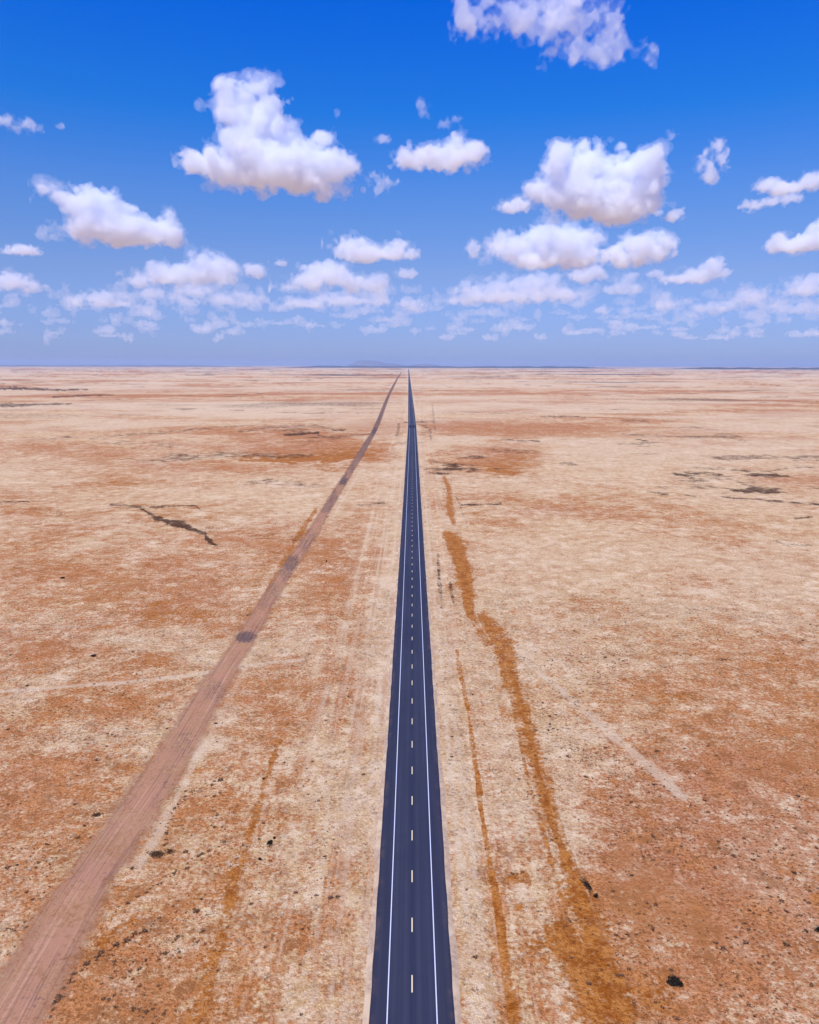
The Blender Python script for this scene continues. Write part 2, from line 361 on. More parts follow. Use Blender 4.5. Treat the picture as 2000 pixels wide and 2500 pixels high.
def ground_material():
    g = NT('plain_soil_and_straw')
    p = g.n('ShaderNodeNewGeometry').outputs['Position']
    n1, n2, n3, n4 = soil_colours(g, p)
    r = g.attr('red'); o = g.attr('orange'); d = g.attr('dark'); pl = g.attr('pale'); pk = g.attr('pink')
    # bare soil share: mask + many scales of patchiness
    n5 = g.noise(p, 0.045, 5, 0.66)
    n6 = g.noise(p, 0.34, 5, 0.72)
    m = g.math('MULTIPLY_ADD', n1, 2.2, -1.1)
    for nn, wt in ((n2, 2.4), (n6, 2.6), (n5, 1.3), (n4, 0.5)): m = g.math('ADD', m, g.math('MULTIPLY_ADD', nn, wt, -.5*wt))
    m = g.math('ADD', m, r)
    bare = g.ss(m, 0.02, 1.02)
    soil = g.mix(pk, (0.505, 0.185, 0.054), (0.490, 0.186, 0.078))
    soil = g.mix(g.ss(n3, 0.45, 0.75), soil, (0.330, 0.115, 0.034))  # darker brown painted in as tussock shadow
    soil = g.mix(g.ss(n1, 0.48, 0.66, 0, .7), soil, (0.560, 0.215, 0.060))
    straw = g.mix(pk, (0.61, 0.375, 0.168), (0.62, 0.390, 0.205))
    straw = g.mix(g.ss(n6, 0.46, 0.66), straw, (0.74, 0.54, 0.34))
    straw = g.mix(g.ss(n2, 0.50, 0.68, 0, .75), straw, (0.47, 0.265, 0.110))
    col = g.mix(bare, straw, soil)
    # dark flecks painted as soil shadow, bleached clumps and painted highlights in the straw
    inv = g.math('SUBTRACT', 1.0, bare)
    n7 = g.noise(p, 1.5, 4, 0.75)
    col = g.mix(g.math('MULTIPLY', g.ss(n7, .51, .60, 0, .85), g.math('MULTIPLY_ADD', bare, .7, .3)), col, (0.220, 0.084, 0.026))
    col = g.mix(g.math('MULTIPLY', g.ss(n7, .48, .40, 0, .9), g.math('MULTIPLY_ADD', inv, .8, .2)), col, (0.75, 0.53, 0.315))
    n8 = g.noise(p, 0.16, 5, 0.78)
    col = g.mix(g.math('MULTIPLY', g.ss(n8, .525, .61, 0, .8), g.math('MULTIPLY_ADD', bare, .55, .45)), col, (0.310, 0.118, 0.036))
    col = g.mix(g.math('MULTIPLY', g.ss(n8, .475, .39, 0, .85), g.math('MULTIPLY_ADD', inv, .8, .2)), col, (0.77, 0.55, 0.33))
    mp9 = g.n('ShaderNodeMapping'); g.l(p, mp9.inputs[0]); mp9.inputs['Scale'].default_value = (.035, .028, 1)
    n9 = g.noise(mp9.outputs[0], 1.0, 6, .74)
    col = g.mix(g.math('MULTIPLY', g.ss(n9, .53, .63, 0, .6), g.math('MULTIPLY_ADD', bare, .5, .5)), col, (0.410, 0.158, 0.048))
    col = g.mix(g.math('MULTIPLY', g.ss(n9, .47, .38, 0, .55), g.math('MULTIPLY_ADD', inv, .8, .2)), col, (0.76, 0.55, 0.335))
    # pale wheel tracks, and the paling painted over the far plain
    pm = g.math('MULTIPLY', g.ss(g.math('ADD', pl, g.math('ADD', g.math('MULTIPLY_ADD', n2, 2.2, -1.1), g.math('MULTIPLY_ADD', n6, 2.0, -1.0))), .1, 1.0), g.ss(pl, 0, .15))
    col = g.mix(g.math('MULTIPLY', pm, .66), col, (0.68, 0.50, 0.315))
    # orange soil, eaten into by straw
    om = g.math('ADD', o, g.math('MULTIPLY', g.math('ADD', g.math('MULTIPLY_ADD', n2, 2.4, -1.2), g.math('MULTIPLY_ADD', n1, 2.4, -1.2)), 0.8))
    om = g.math('MULTIPLY', g.ss(om, 0.10, .80), .96)
    om = g.math('MULTIPLY', om, g.ss(o, 0.0, 0.12))
    oc = g.mix(g.ss(n6, .40, .60), (0.300, 0.078, 0.006), (0.500, 0.185, 0.036))
    oc = g.mix(g.ss(n7, .50, .64, 0, .7), oc, (0.21, 0.058, 0.008))
    oc = g.mix(g.ss(n7, .47, .38, 0, .35), oc, (0.56, 0.28, 0.10))
    col = g.mix(om, col, oc)
    # dark burnt scrub
    dm = g.math('ADD', d, g.math('ADD', g.math('MULTIPLY_ADD', n2, 2.4, -1.2), g.math('MULTIPLY_ADD', n1, 3.0, -1.5)))
    dm = g.math('MULTIPLY', g.ss(dm, 0.15, 0.95), g.ss(d, 0.0, 0.15))
    col = g.mix(g.math('MULTIPLY', dm, .92), col, (0.066, 0.028, 0.012))
    b = g.bump(g.math('ADD', n3, g.math('MULTIPLY', n2, 1.5)), .8, .4)
    return g.surface(col, .95, b, .05)
ground = link('ground', me, ground_material())
tag(ground, 'dry straw and red soil plain reaching the horizon', 'ground', kind='structure')

# ------------------------------------------------------------------ road
ROAD_Z = 0.22
SEAL = 5.98
ys = np.concatenate([np.arange(-300, 400, 4.0), np.arange(400, 2000, 10.0), np.geomspace(2000, 19000, 160)])
def strip(name, offs, zs, mat, parent=None, yv=ys, jig=None):
    offs = np.asarray(offs, float); n, k = len(yv), len(offs)
    O = np.repeat(offs[None], n, 0)
    if jig is not None: O = O + jig(yv, offs)
    X = xc(yv)[:, None] + O; Y = np.repeat(yv[:, None], k, 1); Z = np.repeat(np.asarray(zs, float)[None], n, 0)
    i = np.arange(n*k).reshape(n, k)
    F = np.stack([i[:-1, :-1], i[:-1, 1:], i[1:, 1:], i[1:, :-1]], -1).reshape(-1, 4)
    m = np_mesh(name, np.stack([X, Y, Z], -1).reshape(-1, 3), F)
    fattr(m, 'across', O.ravel())
    return link(name, m, mat, parent)

def asphalt_material():
    g = NT('asphalt')
    p = g.n('ShaderNodeNewGeometry').outputs['Position']
    mp = g.n('ShaderNodeMapping'); g.l(p, mp.inputs[0]); mp.inputs['Scale'].default_value = (1.6, 0.03, 1)
    streak = g.noise(mp.outputs[0], 1.0, 4, .6)
    fine = g.noise(p, 6.0, 3, .7); blot = g.noise(p, .25, 4, .6)
    a = g.attr('across'); aa = g.math('ABSOLUTE', a)
    col = g.mix(g.ss(aa, 3.3, 3.6), (0.028, 0.031, 0.056), (0.026, 0.026, 0.046))
    # worn wheel paths are a little paler, the crown between the lanes darker
    wp = g.math('ABSOLUTE', g.math('SUBTRACT', aa, 1.85))
    wheel = g.math('ABSOLUTE', g.math('SUBTRACT', wp, 0.8))
    col = g.mix(g.ss(wheel, .45, 0.0, 0, .45), col, (0.046, 0.047, 0.070))
    col = g.mix(g.ss(aa, .75, .1, 0, .65), col, (0.015, 0.019, 0.042))
    col = g.mix(g.ss(streak, .35, .75, 0, .5), col, (0.046, 0.043, 0.062))
    col = g.mix(g.ss(blot, .5, .8, 0, .35), col, (0.019, 0.021, 0.040))
    mp2 = g.n('ShaderNodeMapping'); g.l(p, mp2.inputs[0]); mp2.inputs['Scale'].default_value = (.12, .02, 1)
    lots = g.noise(mp2.outputs[0], 1.0, 3, .6)
    col = g.mix(g.ss(lots, .42, .62, 0, .45), col, (0.021, 0.023, 0.043))
    col = g.mix(g.ss(fine, .58, .8, 0, .5), col, (0.070, 0.064, 0.075))
    dust = g.math('MULTIPLY', g.ss(aa, 4.6, 5.9), g.ss(blot, .45, .75))
    col = g.mix(g.math('MULTIPLY', dust, .35), col, (0.20, 0.13, 0.09))
    col = g.mix(g.ss(aa, 5.55, 5.95, 0, .6), col, (0.022, 0.018, 0.034))
    b = g.bump(fine, .3, .02)
    return g.surface(col, .82, b, .25)
M_as = asphalt_material()
road = strip('road', [-SEAL, -5.6, -4.6, -3.5, -2.65, -1.85, -1.05, 0, 1.05, 1.85, 2.65, 3.5, 4.6, 5.6, SEAL], ROAD_Z + 0.02*(1 - np.abs(np.array([-SEAL, -5.6, -4.6, -3.5, -2.65, -1.85, -1.05, 0, 1.05, 1.85, 2.65, 3.5, 4.6, 5.6, SEAL]))/SEAL), M_as,
             jig=lambda yv, of: (np.abs(of) > 5.9)*np.sign(of)*((fbm(yv, yv*0 + 3, 3.0, 3, 2) - .5)*.35)[:, None])
tag(road, 'straight dark asphalt road with white edge lines and a broken centre line', 'road', kind='structure')

def gravel_material():
    g = NT('road_gravel')
    p = g.n('ShaderNodeNewGeometry').outputs['Position']
    n = g.noise(p, 1.3, 5, .7); n2 = g.noise(p, .2, 4, .65)
    col = g.mix(g.ss(n, .35, .7), (0.52, 0.36, 0.23), (0.36, 0.235, 0.155))
    col = g.mix(g.ss(n2, .45, .65), col, (0.60, 0.43, 0.27))
    return g.surface(col, .95, g.bump(n, .6, .08), .05)
M_gr = gravel_material()
for s in (-1, 1):
    a = [SEAL - .25, SEAL + .30, SEAL + .7, SEAL + 1.5]; z = [ROAD_Z - .012, ROAD_Z - .05, 0.05, -0.12]
    if s < 0: a = [-q for q in a][::-1]; z = z[::-1]
    strip('gravel_shoulder', a, z, M_gr, road, jig=lambda yv, of, s=s: (np.abs(of) > 6.2)*s*((fbm(yv, yv*0 + 20*s, 6.0, 3, 4) - .5)*.8)[:, None])

def paint_material(name, base):
    g = NT(name)
    p = g.n('ShaderNodeNewGeometry').outputs['Position']
    n = g.noise(p, 5.0, 4, .7)
    return g.surface(g.mix(g.ss(n, .55, .8, 0, .5), base, (0.25, 0.25, 0.29)), .7, None, .2)
M_ln = paint_material('line_paint', (0.66, 0.66, 0.74))
M_ln2 = paint_material('dash_paint', (0.80, 0.62, 0.36))
for s in (-1, 1):
    c = s*3.5
    zz = ROAD_Z + .02*(1 - 3.5/SEAL) + .008
    strip('edge_line', [c - .08, c + .08], [zz, zz], M_ln, road, yv=ys[ys < 9000])
_, yd = ground_at(868, 2093)
def dash_geo(y0):
    x0, x1 = float(xc(np.array(y0))), float(xc(np.array(y0 + 3.2)))
    z = ROAD_Z + .02 + .008
    return [(x0 - .095, y0, z), (x0 + .095, y0, z), (x1 + .095, y0 + 3.2, z), (x1 - .095, y0 + 3.2, z)]
dm0 = np_mesh('centre_dash', np.array(dash_geo(0)) - np.array([0, 0, 0]), np.array([[0, 1, 2, 3]]))
dm0.materials.append(M_ln2)
k0 = -1; rest = []
for k in range(k0, 600):
    y0 = yd + 12.0*k
    if k < k0 + 96:
        o = bpy.data.objects.new('centre_dash', dm0); COL.objects.link(o); o.parent = road; o.location = (float(xc(np.array(y0))), y0, 0)
    else: rest.append(y0)
V = np.array([v for y0 in rest for v in dash_geo(y0)]); F = np.arange(len(V)).reshape(-1, 4)
o = link('centre_dash', np_mesh('centre_dash_far', V, F), M_ln2, road); o['kind'] = 'stuff'
g = NT('tar'); M_tar = g.surface((0.008, 0.009, 0.022), .6, None, .2)
yp = np.linspace(ground_at(867, 900.5)[1], ground_at(867, 896.0)[1], 8)
strip('tar_patch', [-SEAL + .05, 0, SEAL - .05], [ROAD_Z + .016, ROAD_Z + .036, ROAD_Z + .016], M_tar, road, yv=yp)

# ------------------------------------------------------------------ dirt track
TRK = [(-130, 2420, 210), (15, 2156, 168), (88, 2020, 146), (160, 1895, 126), (250, 1765, 106), (335, 1638, 92), (392, 1545, 80), (450, 1446, 66), (490, 1385, 54), (520, 1341, 46), (560, 1271, 46), (607, 1196, 40), (650, 1136, 33), (690, 1068, 27), (727, 1008, 22), (752, 968, 19), (772, 935, 16), (788, 908, 13), (801, 878, 11), (812, 848, 8.5), (822, 825, 7), (832, 806, 5.5), (840, 792, 4.2), (846, 783, 3.4)]
pts = []
for u_, v_, w_ in TRK:
    x, y = ground_at(u_, v_)
    xl, _ = ground_at(u_ - w_/2, v_); xr, _ = ground_at(u_ + w_/2, v_)
    pts.append((x, y, (xr - xl)))
pts = np.array(pts)
tt = np.concatenate([[0], np.cumsum(np.hypot(np.diff(pts[:, 0]), np.diff(pts[:, 1])))])
ts = np.concatenate([np.arange(0, 400, 1.5), np.arange(400, 1500, 6), np.arange(1500, tt[-1], 30)])
def smooth_interp(ts, tt, a):
    b = np.interp(ts, tt, a)
    for _ in range(14): b[1:-1] = (b[:-2] + b[1:-1]*2 + b[2:])/4
    return b
tx, ty, tw = (smooth_interp(ts, tt, pts[:, i]) for i in range(3))
tw = np.clip(tw*np.where(ty > 260, .86, 1.02), 4, 13)
dxs, dys = np.gradient(tx), np.gradient(ty); L = np.hypot(dxs, dys)
# the lane is measured straight across the picture; turn that into its width at right angles
tw = np.clip(tw*np.clip(dys/L, .3, 1), 4.2, 11)
nxs, nys = dys/L, -dxs/L
K = 15
q = np.linspace(-1, 1, K)
X = tx[:, None] + nxs[:, None]*q[None]*tw[:, None]*.62; Y = ty[:, None] + nys[:, None]*q[None]*tw[:, None]*.62
Zt = height(X, Y) + 0.05 + ty[:, None]*0
i = np.arange(len(ts)*K).reshape(len(ts), K)
F = np.stack([i[:-1, :-1], i[:-1, 1:], i[1:, 1:], i[1:, :-1]], -1).reshape(-1, 4)
me = np_mesh('dirt_track', np.stack([X, Y, Zt], -1).reshape(-1, 3), F, smooth=True)
fattr(me, 'across', np.repeat((q*1.0)[None], len(ts), 0)*tw[:, None]*.62); fattr(me, 'edge', np.repeat(np.abs(q)[None], len(ts), 0))
fattr(me, 'along', np.repeat(ts[:, None], K, 1))
tu, tv = picture(X, Y)
wet = np.zeros_like(tu)
nT = fbm(X, Y*.5, 3.0, 4, 3, .65)
for cx, cy, rx, ry, s in [(520, 1338, 30, 13, 1.0), (610, 1190, 22, 22, .75), (600, 1205, 16, 18, .5), (726, 1014, 11, 14, 1.0), (788, 908, 8, 9, .9), (690, 1070, 14, 26, .55), (655, 1130, 14, 20, .45), (800, 880, 7, 22, .5), (455, 1455, 26, 26, .4), (385, 1570, 30, 30, .4), (565, 1265, 20, 22, .35), (740, 985, 10, 14, .5), (815, 842, 6, 18, .45), (700, 1050, 16, 30, .6), (640, 1150, 14, 24, .5), (575, 1245, 16, 20, .45), (340, 1640, 60, 40, .3), (60, 2090, 40, 40, .2), (760, 955, 10, 12, .35)]:
    wet = np.maximum(wet, s*ell(tu, tv, cx, cy, rx, ry, noise=nT, k=.9))
fattr(me, 'wet', wet)
def track_material():
    g = NT('dirt_track_soil')
    p = g.n('ShaderNodeNewGeometry').outputs['Position']
    ac = g.attr('across'); ed = g.attr('edge'); al = g.attr('along'); wt = g.attr('wet')
    cv = g.n('ShaderNodeCombineXYZ'); g.l(g.math('MULTIPLY', ac, 1.0), cv.inputs[0]); g.l(g.math('MULTIPLY', al, .010), cv.inputs[1])
    rut = g.noise(cv.outputs[0], 1.15, 3, .6)
    rut2 = g.noise(cv.outputs[0], 3.1, 3, .6)
    n = g.noise(p, .9, 5, .68); n2 = g.noise(p, .12, 4, .6); n3 = g.noise(p, 3.0, 3, .6)
    base = g.mix(g.ss(n2, .35, .65), (0.490, 0.245, 0.122), (0.440, 0.212, 0.120))
    col = g.mix(g.ss(rut, .53, .64, 0, .95), base, (0.54, 0.29, 0.165))
    col = g.mix(g.ss(rut2, .52, .64, 0, .75), col, (0.25, 0.118, 0.080))
    col = g.mix(g.ss(n, .5, .75, 0, .45), col, (0.27, 0.130, 0.085))
    col = g.mix(g.ss(n3, .5, .75, 0, .25), col, (0.52, 0.32, 0.20))
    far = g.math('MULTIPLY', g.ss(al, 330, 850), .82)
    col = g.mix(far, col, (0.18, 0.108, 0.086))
    wm = g.ss(g.math('ADD', wt, g.math('ADD', g.math('MULTIPLY_ADD', n, 2.4, -1.2), g.math('MULTIPLY_ADD', rut2, 1.6, -.8))), .2, 1.0)
    wm = g.math('MULTIPLY', wm, g.ss(wt, 0, .1))
    col = g.mix(g.math('MULTIPLY', wm, .85), col, (0.085, 0.062, 0.066))
    e = g.math('ADD', ed, g.math('ADD', g.math('MULTIPLY_ADD', n, 1.2, -.6), g.math('MULTIPLY_ADD', n2, 1.2, -.6)))
    al_ = g.math('MULTIPLY', g.ss(e, 1.0, .45), g.ss(g.math('ADD', g.math('MULTIPLY', n, .6), g.math('MULTIPLY', n2, .4)), .38, .54, .42, .95))
    b = g.bump(g.math('ADD', rut, g.math('MULTIPLY', n3, .3)), .6, .3)
    return g.surface(col, .95, b, .05, alpha=al_)
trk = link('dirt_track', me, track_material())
tag(trk, 'rutted pinkish dirt track running beside the asphalt road', 'dirt track', kind='structure')
print('roads', round(time.time() - T0, 1))

# ------------------------------------------------------------------ tussocks, shrubs and straw
def blade_cluster(n, r, h, seed, w=.05, droop=.5, seg=2, fill=1.0):
    """many narrow leaf blades springing from a small root patch"""
    g = np.random.default_rng(seed)
    V, F = [], []
    for _ in range(n):
        a = g.uniform(0, 2*math.pi); rr = r*.35*math.sqrt(g.random()); ca, sa = math.cos(a), math.sin(a)
        bx, by = rr*ca, rr*sa
        reach = r*g.uniform(.35, 1.0)*fill; hh = h*g.uniform(.5, 1.0)*(1 - .45*reach/r)
        b0 = len(V); wd = w*g.uniform(.6, 1.4)
        for s in range(seg + 1):
            t = s/seg
            px = bx + ca*reach*t; py = by + sa*reach*t; pz = hh*(t*(1 + droop) - droop*t*t*1.0) - .02*(s == 0)
            ww = wd*(1 - .75*t)
            V += [(px - sa*ww, py + ca*ww, pz), (px + sa*ww, py - ca*ww, pz)]
        for s in range(seg):
            k = b0 + 2*s
            F.append((k, k + 1, k + 3, k + 2))
    return np.array(V), np.array(F)

def leaf_clump(n, rx, ry, h, seed, leaf=.09, lobes=4):
    """a low woody shrub seen from above: short leaves in several uneven lobes"""
    g = np.random.default_rng(seed)
    L = [(g.uniform(-.5, .5)*rx, g.uniform(-.5, .5)*ry, g.uniform(.45, .75)) for _ in range(lobes)]
    V, F = [], []
    for i in range(n):
        lx, ly, ls = L[g.integers(lobes)]
        d = g.normal(size=3); d /= np.linalg.norm(d); d[2] = abs(d[2])
        rr = g.random()**.4
        c = np.array([lx + d[0]*rx*ls*rr, ly + d[1]*ry*ls*rr, h*(.08 + .9*d[2]*rr*ls*1.3)])
        a = g.normal(size=3); a /= np.linalg.norm(a); b = np.cross(a, g.normal(size=3)); b /= np.linalg.norm(b)
        s = leaf*g.uniform(.6, 1.5)
        k = len(V)
        V += [c - a*s, c + b*s*.45, c + a*s, c - b*s*.45]; F.append((k, k + 1, k + 2, k + 3))
    # twigs down to the root
    for i in range(14):
        lx, ly, ls = L[g.integers(lobes)]
        t = np.array([lx + g.normal()*rx*.25, ly + g.normal()*ry*.25, h*g.uniform(.4, .8)]); s = .02
        k = len(V); V += [np.array([-s, 0, 0]), np.array([s, 0, 0]), t + [s*.4, 0, 0], t - [s*.4, 0, 0]]; F.append((k, k + 1, k + 2, k + 3))
    return np.array(V), np.array(F)

def leaf_material(name, c1, c2, scale=3.0):
    g = NT(name)
    p = g.n('ShaderNodeNewGeometry').outputs['Position']
    n = g.noise(p, scale, 3, .6)
    return g.surface(g.mix(g.ss(n, .3, .7), c1, c2), .85, None, .05)
M_dark = leaf_material('dark_dry_leaves', (0.090, 0.044, 0.023), (0.150, 0.078, 0.042))
M_shrub = leaf_material('dark_shrub_leaves', (0.016, 0.013, 0.010), (0.040, 0.030, 0.022))
M_straw = leaf_material('straw_blades', (0.48, 0.32, 0.18), (0.60, 0.43, 0.27), .7)
M_brown = leaf_material('brown_blades', (0.30, 0.165, 0.085), (0.38, 0.22, 0.125), .7)

# candidate places over the near plain
def candidates(n, rmin, rmax, spread=.60):
    a = rng.uniform(-spread, spread, n); r = np.sqrt(rng.uniform(rmin**2, rmax**2, n))
    return r*np.sin(a), r*np.cos(a)

def dark_density(u, v, x, y):
    n = fbm(x, y, 9.0, 4, 4); n2 = fbm(x, y, 2.5, 2, 8)
    d = np.zeros_like(u)
    d = np.maximum(d, .9*sm(1150, 1420, u)*sm(1400, 1900, v))                              # right plain
    d = np.maximum(d, 1.0*stroke(u, v, [(1120, 1480, 50), (1230, 1580, 90), (1340, 1690, 150), (1400, 1800, 150)]))
    d = np.maximum(d, .55*ell(u, v, 1240, 1410, 120, 90))
    d = np.maximum(d, 1.0*ell(u, v, 290, 2080, 190, 130)); d = np.maximum(d, .8*ell(u, v, 420, 1940, 80, 90))
    d = np.maximum(d, .8*ell(u, v, 30, 2010, 70, 110)); d = np.maximum(d, .5*ell(u, v, 110, 1800, 120, 130))
    d = np.maximum(d, .5*ell(u, v, 470, 1800, 130, 130)); d = np.maximum(d, .35*ell(u, v, 620, 1800, 90, 300))
    d = np.maximum(d, .7*ell(u, v, 1190, 1920, 60, 60)); d = np.maximum(d, .4*ell(u, v, 1140, 1700, 50, 150))
    d = np.maximum(d, .3*ell(u, v, 200, 1500, 260, 120)); d = np.maximum(d, .25*ell(u, v, 1500, 1350, 300, 120))
    return d*sm(.34, .60, n)*(.5 + .5*sm(.4, .6, n2)) + .03

def clear_of_roads(x, y, m=0.0):
    ok = np.abs(x - xc(y)) > 7.6
    ctr = np.interp(y, ty, tx); wd = np.interp(y, ty, tw/np.clip(dys/L, .3, 1))
    return ok & (np.abs(x - ctr) > wd*.5 + m)

cx_, cy_ = candidates(110000, 60, 340)
cu, cv_ = picture(cx_, cy_)
keep = (rng.random(len(cx_)) < dark_density(cu, cv_, cx_, cy_)*.85) & clear_of_roads(cx_, cy_) & (cu > -60) & (cu < 1790) & (cv_ < 2230)
dx_, dy_ = cx_[keep], cy_[keep]
size = rng.lognormal(0, .42, len(dx_))*.17
size = np.clip(size, .09, .60)
print('dark tussocks', len(dx_))

proto = []
for s in range(5):
    V, F = blade_cluster(26, 1.0, .85, 50 + s, w=.16, droop=.7)
    m = np_mesh('dark_tussock', V, F); m.materials.append(M_dark); proto.append((m, V, F))

def lab_tussock(u, v):
    if u > 1150: return 'small dark dry tussock on the red plain to the right of the asphalt road', 'dark tussocks on the plain right of the road'
    return 'small dark dry tussock on the red plain between the dirt track and the asphalt road', 'dark tussocks between track and road'

du, dv = picture(dx_, dy_)
inside = (du > 2) & (du < 1723) & (dv < 2150)
rank = np.where(inside, size*F_PX/np.hypot(np.hypot(dx_, dy_), CAM_H), 0)
order = np.argsort(-rank)
is_left_far = lambda u, v, x, y: x < np.interp(y, ty, tx)
near = order[:180]
for j in near:
    m = proto[j % 5][0]
    o = bpy.data.objects.new('dark_tussock', m); COL.objects.link(o)
    x, y = dx_[j], dy_[j]
    o.location = (x, y, float(height(np.array([x]), np.array([y]))[0]))
    o.scale = (size[j], size[j]*random.uniform(.8, 1.2), size[j]*random.uniform(.7, 1.1)); o.rotation_euler = (0, 0, random.uniform(0, 6.28))
    if is_left_far(0, 0, x, y): lb, gr = 'small dark dry tussock on the plain left of the dirt track', 'dark tussocks left of the track'
    else: lb, gr = lab_tussock(du[j], dv[j])
    tag(o, lb, 'tussock', gr)

def merged(name, protos, xs, ys_, sz, mat, hz=1.0):
    zs = height(xs, ys_)
    VV, FF, off = [], [], 0
    g = np.random.default_rng(3)
    pick = g.integers(len(protos), size=len(xs)); ang = g.uniform(0, 6.283, len(xs))
    for p in range(len(protos)):
        V, F = protos[p]
        s = pick == p; n = int(s.sum())
        if n == 0: continue
        c, sn = np.cos(ang[s])[:, None], np.sin(ang[s])[:, None]
        k = sz[s][:, None]
        X = (V[None, :, 0]*c - V[None, :, 1]*sn)*k + xs[s][:, None]
        Y = (V[None, :, 0]*sn + V[None, :, 1]*c)*k + ys_[s][:, None]
        Z = V[None, :, 2]*k*hz + zs[s][:, None]
        VV.append(np.stack([X, Y, Z], -1).reshape(-1, 3))
        FF.append((F[None] + (np.arange(n)*len(V))[:, None, None]).reshape(-1, F.shape[1]) + off); off += n*len(V)
    return link(name, np_mesh(name, np.vstack(VV), np.vstack(FF)), mat)
rest = order[180:]
lowp = []
for s in range(4):
    lowp.append(blade_cluster(11, 1.0, .85, 80 + s, w=.24, droop=.7, seg=1))
o = merged('tussocks', lowp, dx_[rest], dy_[rest], size[rest], M_dark)
tag(o, 'countless tiny dark tussocks scattered over the red plain', 'tussocks', kind='stuff')

# rows of dark tussocks along old drains
rows = [([(470, 1642), (440, 1652), (408, 1664), (395, 1672), (372, 1700), (357, 1718), (352, 1745), (350, 1775), (345, 1795)], 46, 'small dark tussock in the curved row right of the dirt track', 'tussocks in the curved row'),
        ([(505, 1745), (480, 1765), (440, 1790), (385, 1825), (360, 1845), (330, 1865), (300, 1880), (262, 1905), (240, 1925)], 30, 'small dark tussock in the slanting row below the curved row, right of the dirt track', 'tussocks in the slanting row'),
        ([(345, 1930), (300, 1962), (262, 1985), (230, 2002), (205, 2015), (180, 2035), (162, 2050), (135, 2085), (118, 2115), (100, 2140)], 40, 'small dark tussock in the lowest row, by the near end of the dirt track', 'tussocks in the lowest row')]
for pl, n, lb, gr in rows:
    P = np.array(pl, float); t = np.concatenate([[0], np.cumsum(np.hypot(*np.diff(P, axis=0).T))])
    for i in range(n):
        s = (i + random.random())/n*t[-1]
        u_ = np.interp(s, t, P[:, 0]) + random.gauss(0, 3.5); v_ = np.interp(s, t, P[:, 1]) + random.gauss(0, 3.5)
        x, y = ground_at(u_, v_)
        k = min(.8, max(.2, random.lognormvariate(0, .4)*.26))
        o = bpy.data.objects.new('dark_tussock', proto[i % 5][0]); COL.objects.link(o)
        o.location = (x, y, float(height(np.array([x]), np.array([y]))[0])); o.scale = (k, k, k*.8); o.rotation_euler = (0, 0, random.uniform(0, 6.28))
        tag(o, lb, 'tussock', gr)

# shrubs that stand out
def shrub(u_, v_, wd, dp, h, label, seed, n=420, leaf=.10, lobes=5, rot=0, mat=None):
    x, y = ground_at(u_, v_)
    V, F = leaf_clump(n, wd/2, dp/2, h, seed, leaf, lobes)
    o = link('dark_shrub', np_mesh('dark_shrub', V, F), mat or M_shrub)
    o.location = (x, y, float(height(np.array([x]), np.array([y]))[0])); o.rotation_euler = (0, 0, rot)
    return tag(o, label, 'shrub')
shrub(1419, 2070, 2.7, 1.9, .9, 'large black shrub alone on the red plain near the bottom right corner', 5, 1500, .11, 6, -.6)
shrub(1236, 1866, 1.3, 4.0, .6, 'long ragged dark shrub beside the orange ditch right of the road', 6, 420, .11, 8, .2)
shrub(1256, 1890, 1.0, .9, .6, 'small round black shrub just below the long ragged shrub by the ditch', 7, 420, .08, 4)
shrub(205, 1717, 2.9, 1.7, .6, 'low wide dark brown shrub on the left edge of the dirt track', 8, 420, .11, 6, 0, M_dark)
shrub(178, 1740, .9, .6, .4, 'tiny dark shrub just left of the low wide shrub beside the dirt track', 18, 120, .08, 3, 0, M_dark)
shrub(327, 1802, 3.4, 2.6, .7, 'wide dark shrub at the lower end of the curved tussock row', 9, 620, .12, 7, 0, M_dark)
shrub(357, 1796, 2.2, 2.0, .5, 'ragged dark shrub touching the right side of the wide dark shrub', 19, 260, .11, 6, 0, M_dark)
shrub(567, 1777, 1.2, 2.2, .7, 'dark upright shrub in pale straw between track and road', 10, 420, .10, 4)
shrub(580, 1765, .8, .8, .5, 'small dark shrub just above the upright shrub in pale straw', 11, 200, .08, 3)
shrub(548, 1810, 1.1, .8, .4, 'small low shrub just below the upright shrub in pale straw', 12, 160, .08, 3)
shrub(1722, 1958, 1.6, 1.1, .7, 'dark shrub cut off by the right edge of the photo', 13, 420, .10, 4)
shrub(687, 1183, 1.1, 1.6, 1.0, 'lone small dark shrub in the middle distance left of the road', 14, 220, .13, 3)
shrub(196, 1383, 1.9, 1.5, .9, 'lone dark shrub on straw plain left of the dark wet spot on the track', 15, 260, .14, 4)
shrub(555, 1642, .8, .7, .5, 'tiny dark shrub above the pale straw, near the head of the curved row', 16, 140, .09, 3)
shrub(133, 1218, 2.0, 1.8, 1.0, 'far lone dark shrub on pale plain at the left', 17, 260, .16, 4)

